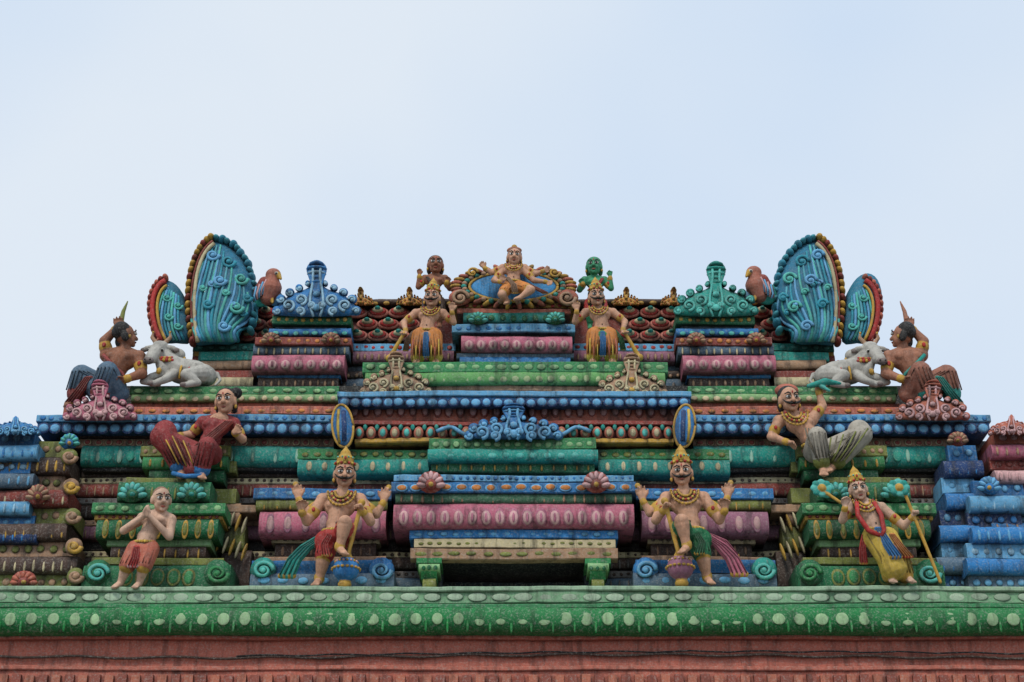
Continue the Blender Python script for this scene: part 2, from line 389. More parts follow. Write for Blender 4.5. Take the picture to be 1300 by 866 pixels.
A.obj('corner_aedicules',PAINT,tower)
# middle bands
A=Acc()
bar(A,460,848,459,473,.95,'green','box'); beads(A,462,846,466,.95,17,12,8,'lgreen',.015)
bar(A,464,844,473,489,1.0,(.14,.38,.11),'roll'); beads(A,466,842,481,.95,15,10,10,(.42,.54,.25),.02)
bar(A,462,846,489,497,1.02,'tan','box')
bar(A,430,876,502,513,.66,'blue','box'); bar(A,428,878,496,503,.62,'lblue','box'); beads(A,430,876,511,.64,14,12,10,'lblue',.02,'dblue')
bar(A,440,866,512,536,.82,'terra','box'); beads(A,442,864,522,.82,15,9,14,'lpink',.02,'brick')
bar(A,448,858,534,540,.70,'brick','box'); bar(A,450,856,540,560,.74,'red','slope',.8,.08)
for i in range(27):
    u=456+i*15.1; p=W(u,550,.70); s=S(550,.7)
    A.ell(p,(6.5*s,.05,9*s),'terra'); A.ell((p.x,p.y-.04,p.z-.01),(3.8*s,.03,5.5*s),'cream' if i%2 else 'lteal'); A.ell(W(u+7.5,543,.7),(3*s,.03,4.5*s),'teal')
bar(A,450,856,556,562,.68,'gold','box')
crest(A,652,512,558,56,.58,'blue','lblue','lblue',True)
for sg in(-1,1):
    line(A,bez((652+sg*50,556),(652+sg*80,548),(652+sg*70,535),(652+sg*98,548)),.6,.025,'lblue')
for uc in (435,869):
    sg=1 if uc<600 else -1
    pts=[(uc+14*math.cos(a)+sg*2*math.sin(a),541+29*math.sin(a)) for a in np.linspace(0,2*math.pi,14)[:-1]]
    Dd=Dome(A,pts,.55,.10,.2,'blue'); Dd.curve(A,[((uc+(p[0]-uc)*.93),541+(p[1]-541)*.93) for p in Dd.q]+[tuple(Dd.q[0])],.018,'gold')
    Dd.curve(A,[(uc-sg*5,520),(uc-sg*6,541),(uc-sg*4,562)],.02,'yellow'); Dd.curve(A,[(uc+sg*1,522),(uc+sg*2,541),(uc+sg*2,560)],.03,'dblue')
# crests on ledges
crest(A,503,446,503,41,.82,'tan','cream','gold',True); crest(A,802,448,505,41,.82,'tan','cream','gold',True)
crest(A,127,482,534,42,.60,'pink','lpink','lpink',True); crest(A,1184,482,534,42,.60,'terra','lpink','lpink',True)
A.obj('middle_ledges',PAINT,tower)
# upper storey
A=Acc()
rows=[(436,446,'teal','box',1.95),(446,452,'gold','box',1.93),(452,464,'brick','roll',2.0),(464,472,'bluegrey','box',1.98),(472,482,'brown','roll',1.95),(482,498,'bluegrey','roll',1.93)]
for v0,v1,c,k,y in rows: bar(A,245,1059,v0,v1,y,c,k,.5)
beads(A,247,1057,441,1.95,14,9,6,'lteal',.015); beads(A,247,1057,458,1.95,12,4,9,'tan',.02); beads(A,247,1057,490,1.88,13,5,9,'grey',.02); beads(A,247,1057,477,1.9,10,5,6,'tan',.02)
bar(A,285,1019,386,438,2.1,'brick','slope',.6,.25)
for (a,b_) in ((280,350),(440,520),(575,722),(785,865),(955,1024)):
    scales(A,a,b_,390,434,2.00,2.22,3,max(3,int((b_-a)/21)),[(.62,.20,.14),'red','cream','teal'])
bar(A,290,1014,381,388,2.2,'brown','roll',.6)
beads(A,290,1014,385,2.15,16,10,6,'gold',.03)
for uc in (458,520,795,855):
    crest(A,uc,366,388,15,2.1,'gold','orange','gold',True)
for m in (0,1):
    f=(lambda u:u) if not m else M
    def B(u0,u1,v0,v1,y,c,k='box',b=.05,d=.5):
        a,bb=(u0,u1) if not m else (M(u1),M(u0)); bar(A,a,bb,v0,v1,y,c,k,d,b)
    def D(u0,u1,v,y,st,w,h,c,b=.015,c2=None):
        a,bb=(u0,u1) if not m else (M(u1),M(u0)); beads(A,a,bb,v,y,st,w,h,c,b,c2)
    B(346,446,400,411,1.62,'dgreen'); D(348,444,406,1.62,11,6,6,'gold'); B(350,440,411,418,1.7,'bluegrey'); B(342,446,418,428,1.66,'blue','roll'); D(344,444,423,1.61,12,8,6,'lteal')
    B(324,446,428,438,1.58,'brick'); D(326,444,433,1.58,12,7,6,'orange'); B(322,444,438,452,1.66,'bluegrey','roll'); D(324,442,446,1.61,10,3,10,'cream')
    B(320,438,452,473,1.6,'pink','roll',.07); a,bb=(322,436) if not m else (M(436),M(322)); petals(A,a,bb,455,471,1.55,7,(.56,.18,.25),'lpink')
    B(326,432,473,480,1.68,'blue'); B(328,430,480,495,1.72,'brown','roll'); D(330,428,487,1.67,10,4,10,'tan',.02)
    for uu in (344,420): shell(A,f(uu),438,26,18,1.5,'tan','brick')
    # flanks
    B(446,578,436,446,1.85,'lblue'); D(448,576,441,1.85,11,7,6,'red'); B(448,576,446,460,1.88,'mauve','roll'); D(450,574,453,1.83,9,4,9,'tan',.02)
    B(252,322,446,458,1.8,'teal'); B(256,322,458,470,1.82,'tan','roll'); B(250,322,470,480,1.78,'brick'); B(250,322,480,494,1.8,'cream','roll')
bar(A,576,728,384,391,1.62,'gold','box',.5); beads(A,578,726,388,1.62,10,6,5,'red',.015); bar(A,580,724,391,398,1.58,'terra','box',.5); bar(A,588,716,397,411,1.62,'teal','roll',.5); beads(A,590,714,404,1.57,14,9,9,'dgreen',.02)
bar(A,574,730,411,422,1.52,'lblue','box',.5); beads(A,576,728,417,1.52,13,8,6,'blue',.012); bar(A,582,722,422,429,1.6,'dark','box',.5)
bar(A,586,726,428,448,1.55,'pink','roll',.5,.08); petals(A,588,724,430,446,1.49,9,(.56,.18,.25),'lpink'); bar(A,580,728,448,455,1.56,'bluegrey','box',.5); bar(A,584,724,454,470,1.58,'blue','roll',.5)
for uc in (607,705): shell(A,uc,412,26,18,1.46,'lteal','dgreen','teal')
crest(A,402,330,402,50,1.58,'blue','pblue','lblue',True); crest(A,909,331,402,48,1.58,'teal','lteal','lteal',True)
# central gable plaque: horseshoe arch with flame rim and side scrolls
pts=[(652+77*math.cos(a),364+(24 if math.sin(a)>0 else 24)*math.sin(a)) for a in np.linspace(0,2*math.pi,25)[:-1]]
D0=Dome(A,pts,1.64,.08,.4,'brick')
for i in range(34):
    a=math.pi*2*i/34; p=(652+73*math.cos(a),364+23*math.sin(a)); q=(652+63*math.cos(a),364+20*math.sin(a))
    sl=math.atan2(22*math.sin(a),72*math.cos(a))
    A.ell(W(p[0],p[1],1.58),(.035,.06,.085),'gold' if i%2 else 'terra',Euler((0,math.pi/2+sl,0))); A.ell(W(q[0],q[1],1.54),(.04,.04,.035),'teal' if i%2 else 'tan')
pts=[(652+56*math.cos(a),364+18.5*math.sin(a)) for a in np.linspace(0,2*math.pi,25)[:-1]]
D1=Dome(A,pts,1.54,.02,.1,(.05,.30,.62)); D1.curve(A,[tuple(q) for q in D1.q]+[tuple(D1.q[0])],.022,'gold')
for sg in(-1,1):
    A.ell(W(652+sg*68,378,1.56),(.15,.08,.12),'terra'); spiral(A,652+sg*68,378,11,1.46,.028,'tan',1.6,sg); spiral(A,652+sg*52,346,7,1.5,.02,'gold',1.4,sg)
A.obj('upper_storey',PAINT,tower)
# horseshoe fan gables at the roof ends
def gable(A,f,big,small,y):
    sgn=1 if f(0)==0 else -1
    D=Dome(A,[(f(u),v) for u,v in big],y,.26,.35,(.02,.17,.28),cen=(f(286),392))
    ramp_=['lteal','lblue',(.03,.32,.42),(.10,.40,.48)]
    K=15
    for k in range(K):
        t=k/(K-1.); b0=(254+t*48,433); top=(254+t*70+ (6 if t<.3 else 0),326-20*math.sin(math.pi*min(1,t*1.5))*1.0+t*t*62)
        P=bez(b0,(b0[0]-20+8*t,405),(top[0]-14+26*t,top[1]+44),top,14)
        D.curve(A,[(f(a),b) for a,b in P],[.030*(1-.5*i/14) for i in range(15)],ramp_[k%4],.0)
        if k%2: spiral(A,f(P[9][0]+5),P[9][1],5,D.Y(f(P[9][0]+5),P[9][1])-.02,.02,ramp_[(k//2)%3],1.3,sgn)
    for k,(a,b,r) in enumerate(((270,324,8),(290,332,9),(306,354,9),(279,356,8),(264,386,7),(300,390,9),(284,414,8),(314,378,6))):
        spiral(A,f(a),b,r,D.Y(f(a),b)-.03,.026,ramp_[(k+1)%3],1.5,sgn)
    # scalloped leaf tips around the outer sweep
    for i,(a,b) in enumerate(bez((276,304),(315,308),(334,370),(318,420),16)):
        A.ell(W(f(a)+rng.uniform(-1,1),b,y),(.05,.12,.045+.02*(i%2)),(.03,.26,.36) if i%2 else (.06,.34,.40),Euler((0,.6*sgn,0)))
    for i,(a,b) in enumerate(bez((245,434),(234,385),(238,322),(268,303),17)):
        A.ell(W(f(a),b,y-.02),(.045,.12,.06),'gold' if i%3 else 'brick',Euler((0,.5*sgn,0)))
    line(A,[(f(a),b) for a,b in bez((251,434),(243,385),(246,326),(272,309),14)],y-.14,.028,'cream')
    line(A,[(f(a),b) for a,b in bez((247,434),(239,385),(242,324),(270,306),14)],y-.10,.02,'brick')
    D2=Dome(A,[(f(u),v) for u,v in small],y+.05,.16,.3,(.02,.18,.28),cen=(f(220),398))
    for k in range(7):
        t=k/6.; P=bez((208+t*26,432),(194+t*26,410),(203+t*26,385),(210+t*16,364+t*12),10)
        D2.curve(A,[(f(a),b) for a,b in P],.02,ramp_[k%4])
    for (a,b,r) in ((212,378,6),(226,388,6),(214,402,6),(226,414,6)): spiral(A,f(a),b,r,D2.Y(f(a),b)-.02,.018,'lteal',1.3,1)
    line(A,[(f(a),b) for a,b in bez((206,433),(188,405),(190,365),(210,356),12)],y-.06,.04,'red')
    for i,(a,b) in enumerate(bez((203,433),(184,405),(186,363),(210,353),12)): A.ell(W(f(a),b,y),(.04,.09,.05),'brick' if i%2 else 'terra')
    line(A,[(f(a),b) for a,b in bez((211,433),(195,405),(196,370),(212,362),12)],y-.10,.02,'gold')
big=[(246,436),(242,400),(242,360),(249,328),(268,306),(288,310),(306,324),(319,346),(326,372),(322,396),(308,418),(298,436),(272,437)]
smallo=[(206,434),(194,410),(192,385),(198,364),(210,356),(224,362),(236,380),(243,402),(243,434),(224,436)]
A=Acc(); gable(A,lambda u:u,big,smallo,1.75); A.obj('roof_end_gable_west',PAINTF,tower)
A=Acc(); gable(A,lambda u:1308-u,big,[(u-4,v-9 if v<430 else v) for u,v in smallo],1.75); A.obj('roof_end_gable_east',PAINTF,tower)

# ---------------------------------------------------------------- FIGURES
class Fig:
    def __init__(s,u,v,y,m=1,sc=1.):
        s.O=W(u,v,y); s.s=S(v,y)*sc; dv=(433-v)/FOC; s.cz=cT-dv*sT; s.cy=sT+dv*cT; s.m=m; s.pr=[]; s.D=Acc()
    def P(s,p):
        u,w,f=p; return s.O+Vector((s.m*u*s.s,-f*s.s,(w-f*s.cy)/s.cz*s.s))
    def cap(s,a,b,ra,rb,c):
        if not isinstance(a,Vector): a=s.P(a)
        if not isinstance(b,Vector): b=s.P(b)
        s.pr.append(('c',a,b,ra*s.s,rb*s.s,col(c)))
    def ch(s,pts,rs,c):
        for i in range(len(pts)-1): s.cap(pts[i],pts[i+1],rs[i],rs[i+1],c)
    def ell(s,c,r,cl,R=None):
        if not isinstance(c,Vector): c=s.P(c)
        s.pr.append(('e',c,Vector(r)*s.s,R.to_matrix() if R is not None else Matrix.Identity(3),None,col(cl)))
    def dt(s,pts,r,c):
        s.D.tube([p if isinstance(p,Vector) else s.P(p) for p in pts],[x*s.s for x in r] if hasattr(r,'__len__') else r*s.s,c,6)
    def de(s,c,r,cl,R=None):
        s.D.ell(c if isinstance(c,Vector) else s.P(c),[x*s.s for x in r],cl,R)
    def build(s,name,vox=.010,parent=None):
        T=Acc()
        for p in s.pr:
            if p[0]=='c':
                _,a,b,ra,rb,c=p; d=b-a
                if d.length<1e-5: d=Vector((0,0,1e-4))
                x,y,z=frame(d); V=[];n=12
                st=[(a-z*ra*math.cos(t),ra*math.sin(t)) for t in (.25,.7,1.15)]+[(a,ra),(b,rb)]+[(b+z*rb*math.cos(t),rb*math.sin(t)) for t in (1.15,.7,.25)]
                for q,r in st:
                    for k in range(n):
                        an=2*math.pi*k/n; V.append(tuple(q+(x*math.cos(an)+y*math.sin(an))*r))
                F=[]
                for i in range(len(st)-1):
                    for k in range(n): F.append((i*n+k,i*n+(k+1)%n,(i+1)*n+(k+1)%n,(i+1)*n+k))
                F.append(tuple(range(n))[::-1]); F.append(tuple(range((len(st)-1)*n,len(st)*n)))
                T.add(V,F,(1,1,1))
            else: T.ell(p[1],p[2],(1,1,1),p[3],u=USS)
        o=T.obj('tmp',PAINTF)
        md=o.modifiers.new('r','REMESH'); md.mode='VOXEL'; md.voxel_size=vox
        sm=o.modifiers.new('s','SMOOTH'); sm.factor=.5; sm.iterations=2
        dg=bpy.context.evaluated_depsgraph_get(); ev=o.evaluated_get(dg); me=ev.to_mesh()
        n=len(me.vertices); V=np.empty(n*3); me.vertices.foreach_get('co',V); V=V.reshape(-1,3)
        F=[tuple(p.vertices) for p in me.polygons]; ev.to_mesh_clear(); bpy.data.objects.remove(o)
        best=np.full(n,1e9); CC=np.zeros((n,3))
        for p in s.pr:
            if p[0]=='c':
                a=np.array(p[1]);b=np.array(p[2]);d=b-a; t=np.clip(((V-a)@d)/max(1e-9,d@d),0,1)
                ds=np.linalg.norm(V-a-t[:,None]*d,axis=1)-(p[3]+(p[4]-p[3])*t); c=p[5]
            else:
                q=(V-np.array(p[1]))@np.array(p[3]); r=np.array(p[2]); k=np.linalg.norm(q/r,axis=1); ds=(k-1)*r.min(); c=p[5]
            w=ds<best; best[w]=ds[w]; CC[w]=c
        R=Acc(); R.V=[V]; R.F=F; R.C=[CC]; R.S=[True]*len(F); R.n=n
        if s.D.n:
            R.F=R.F+[tuple(i+n for i in f) for f in s.D.F]; R.V+=s.D.V; R.C+=s.D.C; R.S+=s.D.S
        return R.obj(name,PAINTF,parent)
def head(F,c,k,skin,rot=(0,0,0),hair='black',mous=True,crown=None,bun=False,bald=False,lips=(.42,.10,.07)):
    if not isinstance(c,Vector): c=F.P(c)
    R=Euler((rot[0]+.16,rot[1]*F.m,rot[2]*F.m)).to_matrix(); s=F.s
    L=lambda x,y,z: c+R@(Vector((x,y,z))*k*s)
    E=R.to_euler()
    def e(x,y,z,r,cl): F.ell(L(x,y,z),[q*k for q in r],cl,E)
    e(0,1,2,(11,12,13),skin); e(0,-3,-7,(8.6,8.5,8),skin); F.cap(L(0,-10.5,3),L(0,-14,-3),1.6*k,2.6*k,skin)
    e(-3.5,-8.5,-4,(4,4,4),skin); e(3.5,-8.5,-4,(4,4,4),skin); e(0,-9,-12,(3.5,3,3),skin)
    for sg in(-1,1):
        e(sg*11,1,-1,(2,3.4,5.2),skin)
        F.de(L(sg*4.6,-10.9,1.5),[3.1*k,1.8*k,1.9*k],(.75,.72,.66),E); F.de(L(sg*4.6,-12.5,1.4),[1.3*k,.7*k,1.5*k],'black',E)
        F.dt([L(sg*1.8,-12.2,4.8),L(sg*5,-12,6.4),L(sg*8.8,-9.8,4.8)],[.8*k,.9*k,.5*k],'black')
        F.dt([L(sg*1.7,-12,3.0),L(sg*4.6,-12.6,3.8),L(sg*7.8,-10.4,2)],.45*k,'black')
        if mous: F.dt([L(0,-13,-5.4),L(sg*4,-12.9,-6.2),L(sg*8,-10.5,-4.6),L(sg*11,-8.5,-1.0)],[1.3*k,1.5*k,1.1*k,.4*k],'black')
        if not bald: F.de(L(sg*11.5,0,-7),[1.8*k,1.8*k,2.6*k],'gold')
    F.de(L(0,-11.9,-8.6),[3.0*k,1.5*k,1.1*k],lips,E); F.de(L(0,-12.2,6.8),[.8*k,.6*k,1.7*k],'red',E)
    if bald: e(0,3,5,(10.6,11.4,11.2),(.30,.16,.10))
    else:
        e(0,5,5,(12.2,11.2,12.6),hair); e(-9,5,-6,(4,5,8),hair); e(9,5,-6,(4,5,8),hair)
    if bun: e(12,5,10,(7,7,7),hair)
    if crown:
        cr=crown
        F.ch([L(0,3,12),L(0,3,15)],[10.8*k,10*k],cr); F.ch([L(0,3,17),L(0,3,23),L(0,3,28)],[8.4*k,6.2*k,3*k],cr); F.cap(L(0,3,28),L(0,3,32),2*k,1.2*k,cr)
        for i in range(9):
            a=math.pi*(i/8.); F.de(L(-11*math.cos(a),3-11*math.sin(a),12),[1.7*k]*3,'red' if i%2 else 'yellow')
            F.de(L(-8.6*math.cos(a),3-8.6*math.sin(a),19),[1.3*k]*3,'lteal' if i%2 else 'yellow')
        F.de(L(0,-8.6,17),[3*k,2*k,4.5*k],'yellow',E); F.de(L(0,-10.4,17),[1.4*k,1*k,2*k],'red',E)
def hand(F,w,d,nrm,k,skin,curl=.5,thumb=1):
    """palm, four unequal bent fingers and a thumb; d hand direction, nrm palm facing (world-ish vectors)"""
    if not isinstance(w,Vector): w=F.P(w)
    d=Vector((d[0]*F.m,d[1],d[2])).normalized(); nrm=Vector((nrm[0]*F.m,nrm[1],nrm[2])); nrm=(nrm-d*nrm.dot(d)).normalized(); sd=d.cross(nrm)*thumb*F.m; s=F.s*k
    for q in(-2.4,0,2.4): F.cap(w+sd*q*s*.6,w+d*7*s+sd*q*s,2.6*k,2.5*k,skin)
    for i,(q,l) in enumerate(((4.6,6.5),(1.6,7.6),(-1.5,7.2),(-4.4,5.6))):
        b=w+d*(8-abs(q-1)*.25)*s+sd*q*s; m=b+(d*math.cos(curl*.6)+nrm*math.sin(curl*.6)+sd*q*.03)*l*.55*s
        t=m+(d*math.cos(curl*1.7)+nrm*math.sin(curl*1.7)+sd*q*.03)*l*.5*s
        F.cap(b,m,1.5*k,1.35*k,skin); F.cap(m,t,1.35*k,1.05*k,skin)
    b=w+d*2.5*s+sd*3*s; m=b+(sd*.8+d*.6+nrm*.25)*5*s; F.cap(b,m,2*k,1.6*k,skin); F.cap(m,m+(d*.8+sd*.35+nrm*.3)*4*s,1.6*k,1.2*k,skin)
def arm(F,a,b,c,k,skin,band='gold',sleeve=None):
    F.cap(a,b,8.6*k,6.4*k,sleeve or skin); F.cap(b,c,6.6*k,4.1*k,skin); F.cap(a,a,9.4*k,9.4*k,sleeve or skin)
    pa,pb,pc=F.P(a),F.P(b),F.P(c)
    if band:
        q=pa.lerp(pb,.55); F.cap(q,pa.lerp(pb,.66),8.3*k,8*k,band); F.cap(pb.lerp(pc,.84),pb.lerp(pc,.94),5.5*k,5.2*k,band)
        F.de(q+Vector((0,-8.3*k*F.s,0)),[2.4*k,1.5*k,3.2*k],'red')
def leg(F,h,kn,an,toe,k,skin,cloth=None,hem=.6,long=False,hemc='gold'):
    F.cap(h,kn,12.5*k,9.2*k,skin); F.cap(kn,an,8.6*k,5.2*k,skin)
    ph,pk,pa,pt=[F.P(x) for x in(h,kn,an,toe)]
    F.cap(pk.lerp(pa,.15),pk.lerp(pa,.5),9.2*k,7.6*k,skin)
    side=(pt-pa).cross(Vector((0,0,1))).normalized() if (pt-pa).length>1e-5 else Vector((1,0,0))
    F.cap(pa,pt,5.2*k,4*k,skin); 
    for i in range(5):
        q=pt+side*(i-2)*2.3*k*F.s; F.cap(pa.lerp(q,.5),q+(pt-pa).normalized()*(3.2-abs(i-1.2)*.5)*k*F.s,2.3*k,1.5*k,skin)
    if cloth:
        e=ph.lerp(pk,hem) if not long else pk.lerp(pa,hem)
        if long:
            F.cap(ph,pk,14*k,12*k,cloth); F.cap(pk,e,12*k,10.5*k,cloth); F.cap(e,e,11*k,11*k,hemc)
            segs=[ph,pk,e]
        else:
            F.cap(ph,e,14.6*k,12.8*k,cloth); F.cap(e,ph.lerp(pk,hem+.06),12.3*k,11.8*k,hemc); segs=[ph,e]
        cc=tuple(x*.5 for x in col(cloth))
        for j in range(5):
            off=Vector(((j-2)*4.4*k*F.s,-(12.8-abs(j-2)*1.6)*k*F.s,0)); F.dt([p+off for p in segs],.9*k,cc)
def torso(F,pel,wai,che,nk,sl,sr,k,skin,cloth=None,belly=1.,neckl=True):
    F.ell(pel,(16.5*k,12.5*k,12*k),cloth or skin); F.cap(pel,wai,13.5*k,12.5*k*belly,skin); F.ell(wai,(15*k*belly,12.5*k*belly,13*k),skin)
    F.cap(wai,che,13*k,15*k,skin); F.ell(che,(20.5*k,13*k,15*k),skin); F.cap(sl,nk,8*k,6.5*k,skin); F.cap(sr,nk,8*k,6.5*k,skin); 
    pc=F.P(che)
    for sg in(-1,1): F.ell(pc+Vector((sg*8.8*k*F.s,-7.6*k*F.s,1*k*F.s)),(8.4*k,6*k,6.5*k),skin)
    if neckl:
        pn=F.P(nk)
        for j,(r,c2) in enumerate(((10,'gold'),(15,'yellow'),(21,'gold'))):
            pts=[]
            for i in range(13):
                a=math.pi*i/12; pts.append(Vector((pn.x-math.cos(a)*r*.85*k*F.s, pn.y-(7+math.sin(a)*(7+j*1.4))*k*F.s, pn.z-(math.sin(a)*r*1.05+1)*k*F.s)))
            for i,p in enumerate(pts): F.de(p,[1.9*k]*3,c2 if i%2 else ('red' if j==1 else c2))
            F.dt(pts,1.0*k,c2)
        pw=F.P(wai); F.de(pw+Vector((0,-13.2*k*belly*F.s,-2*k*F.s)),[1.2*k,.8*k,1.5*k],'brown')
    pp=F.P(pel).lerp(F.P(wai),.45)
    for i in range(15):
        a=math.pi*i/14; F.de(pp+Vector((-math.cos(a)*16.5*k,-math.sin(a)*14.4*k,math.sin(a)*-2*k))*F.s,[2.3*k,1.8*k,2.6*k],'gold' if i%2 else 'yellow')
def sash(F,pts,w,c,hem='gold'):
    P=[F.P(p) for p in pts]
    for o in (-.66,0,.66):
        n=len(P)
        for i in range(n-1):
            ww=w*(.55+.6*i/n); F.cap(P[i]+Vector((o*ww*F.s,0,0)),P[i+1]+Vector((o*w*(.55+.6*(i+1)/n)*F.s,0,0)),w*.42,w*.42,c)
    for o in(-.9,-.3,.3,.9):
        F.dt([p+Vector((o*w*(.55+.6*i/n)*F.s,-w*.45*F.s,0)) for i,p in enumerate(P)],.9,tuple(x*.5 for x in col(c)))
    F.cap(P[-1]+Vector((-w*.8*F.s,0,0)),P[-1]+Vector((w*.8*F.s,0,0)),w*.4,w*.4,hem)

def guardian(u,v,m,cloth,sashc,ballc,bandc):
    F=Fig(u,v,.12,m); k=1.0; sk='skin'
    pel=(-8,64,8);wai=(-5,80,8);che=(-3,103,7);nk=(-1,122,7)
    F.cap((-3,104,7),(-1,126,7),10,7,sk); F.cap(nk,(0,134,9),7.2,6.8,sk)
    torso(F,pel,wai,che,nk,(-27,113,5),(23,113,5),k,sk,cloth)
    head(F,(1,147,10),1.18,sk,(.05,.0,.12),crown='gold')
    # rear arms
    arm(F,(-24,112,0),(-46,97,0),(-58,114,4),.92,sk); hand(F,(-58,116,4),(-.25,-.1,1),(0,-1,.1),1.15,sk,.3)
    arm(F,(22,112,0),(44,94,0),(53,110,4),.92,sk); hand(F,(53,112,4),(.25,-.1,1),(0,-1,.1),1.15,sk,.3,-1)
    F.ell((-63,134,4),(4,3,4),'gold'); F.ell((59,130,4),(4,3,4),'gold')
    # fore arms
    arm(F,(-26,113,5),(-44,84,12),(-50,96,26),1,sk); hand(F,(-50,98,26),(-.1,-.5,1),(.2,-1,-.3),1.1,sk,.8)
    arm(F,(22,113,5),(38,84,14),(28,97,26),1,sk); hand(F,(28,97,26),(-.5,-.4,.6),(-.3,-.2,-1),1.1,sk,1.5)
    # mace
    F.cap((26,104,27),(12,40,24),3,3,'gold'); F.ell((10,22,16),(17,15,16),ballc); F.cap((11,38,18),(11,41,18),7,5,'gold'); F.cap((9,3,14),(9,7,14),9,7,'gold'); F.ell((27,108,28),(5,5,5),'gold')
    c=F.P((10,22,16))
    for i in range(18):
        a=2*math.pi*i/18; F.de(c+Vector((math.cos(a)*17,math.sin(a)*15.2,0))*F.s,[2.4,2.0,1.8],bandc)
        F.de(c+Vector((math.cos(a)*13.9,math.sin(a)*12.6,9))*F.s,[1.7,1.6,1.7],'lpink' if i%2 else bandc)
    # legs
    leg(F,(-14,60,6),(-20,36,12),(-25,8,2),(-28,3,15),1,sk,cloth,.8)
    leg(F,(4,62,10),(8,82,38),(2,48,30),(10,42,42),1,sk,cloth,.6)
    F.ell((-17,58,8),(17,13,16),cloth); F.cap((-14,66,14),(6,66,18),10,9,cloth)
    for an in((-25,10,2),(2,50,30)): F.cap(an,(an[0],an[1]+2,an[2]),7,7,'gold')
    sash(F,[(-26,62,8),(-44,50,8),(-58,34,6),(-66,14,4)],10,sashc); sash(F,[(-10,70,20),(-18,54,22),(-14,40,24)],6,cloth)
    if m<0: sash(F,[(-30,64,4),(-48,56,2),(-60,38,2)],7,sashc)
    return F.build('guardian_statue',.0095)
guardian(430,745,1,'red','teal','blue','gold')
guardian(873,743,-1,'dgreen','pink','mauve','gold')

# praying devotee
F=Fig(175,747,.02); sk='pskin'; k=.82
torso(F,(2,52,8),(6,66,8),(14,86,7),(18,99,7),(-4,92,5),(34,90,5),k,sk,'terra',1.05,False)
F.cap((18,99,7),(20,106,9),6,6,sk); head(F,(20,115,11),1.08,sk,(.1,-.1,.45),bald=True,mous=False)
arm(F,(-3,90,5),(-24,74,12),(4,92,28),k,sk,None); hand(F,(4,92,28),(.15,-.2,1),(1,0,0),.95,sk,.15)
arm(F,(34,88,5),(36,66,12),(12,92,28),k,sk,None); hand(F,(10,92,28),(.0,-.2,1),(-1,0,0),.95,sk,.15,-1)
leg(F,(-6,50,8),(-14,28,12),(-22,6,4),(-26,2,14),.85,sk,'terra',.95); leg(F,(12,50,8),(8,28,14),(2,6,4),(0,2,15),.85,sk,'terra',.95)
F.ell((2,44,9),(20,13,16),'terra'); sash(F,[(-2,52,20),(-2,38,22),(-4,28,22)],6,'red','lpink')
F.build('praying_devotee_statue')

# spear bearing deity
F=Fig(1128,741,.02); sk='pskin'; k=.85
torso(F,(-8,62,8),(-12,76,8),(-18,94,7),(-22,107,7),(-38,100,5),(1,98,5),k,sk,'yellow')
F.cap((-22,107,7),(-26,114,9),5.8,5.5,sk); head(F,(-28,122,11),1.0,sk,(.05,-.12,-.1),mous=False,crown='gold')
arm(F,(-38,100,5),(-52,82,8),(-50,98,22),k,sk); hand(F,(-50,100,22),(-.1,-.3,1),(.4,-1,0),.95,sk,.9)
arm(F,(1,98,5),(26,74,8),(36,86,20),k,sk); hand(F,(36,86,20),(.3,-.4,.7),(.6,-.2,-.8),.95,sk,1.6)
leg(F,(-16,60,8),(-4,32,14),(2,8,4),(2,3,16),.95,sk,'yellow',.9,True); leg(F,(4,60,8),(16,32,12),(22,8,4),(26,3,16),.95,sk,'yellow',.9,True)
F.cap((-8,56,12),(6,20,12),15,17,'yellow')
sash(F,[(-10,70,20),(-2,50,27),(6,34,30)],7,'blue','gold'); sash(F,[(6,62,20),(14,46,26),(22,34,26)],6,'orange','red')
for sg in(-1,1):
    F.dt([(-22+sg*11,105,16),(-20+sg*15,88,22),(-14+sg*10,68,24),(-8,60,25)],[3.2]*4,'red')
    sash(F,[(-10+sg*16,62,8),(-6+sg*24,44,6),(-2+sg*28,26,6)],5,'red','gold')
F.cap((28,118,24),(62,2,14),2.3,2.3,'gold'); 
for i in range(8): 
    a=i*math.pi/4; F.ell((21+10*math.cos(a),124+8*math.sin(a),26),(5,3,4.5),'teal' if i%2 else 'lteal'); F.ell((-76+10*math.cos(a),124+8*math.sin(a),14),(5,3,4.5),'teal' if i%2 else 'lteal')
F.ell((21,124,28),(5,4,5),'gold'); F.ell((-76,124,16),(5,4,5),'gold'); F.cap((-74,120,14),(-54,104,20),2.2,2.2,'gold')
F.build('spear_bearing_deity_statue')

# seated woman
F=Fig(250,609,.60); sk='skin'; k=.92; cl=(.30,.035,.035)
torso(F,(10,32,6),(14,50,8),(20,68,10),(25,81,11),(2,74,7),(42,73,7),k,cl,cl,1.,False)
F.cap((25,78,11),(28,90,13),6,5.5,sk); F.ell((24,78,14),(12,8,8),sk)
head(F,(30,101,15),1.12,sk,(.05,-.08,-.05),mous=False,bun=True)
arm(F,(2,74,7),(-12,58,4),(-26,56,14),k,sk,'gold',cl); hand(F,(-26,56,14),(-.9,-.3,-.2),(0,-.3,-1),.95,sk,.6)
arm(F,(42,72,7),(54,52,4),(46,60,20),k,sk,'gold',cl); hand(F,(46,60,22),(.6,-.3,.5),(0,-1,0),.95,sk,.6)
leg(F,(2,32,10),(-44,54,24),(-16,10,20),(-14,4,30),1.02,sk,cl,.85,True,'blue'); leg(F,(18,32,12),(18,42,42),(10,8,26),(14,3,36),1.02,sk,cl,.85,True,'blue')
F.cap((-44,54,24),(-20,26,22),16,12,cl); F.cap((0,30,22),(0,14,24),15,13,cl); F.ell((-42,58,22),(16,13,19),cl)
sash(F,[(38,74,20),(20,56,24),(4,38,30)],8,(.42,.08,.06),'gold')
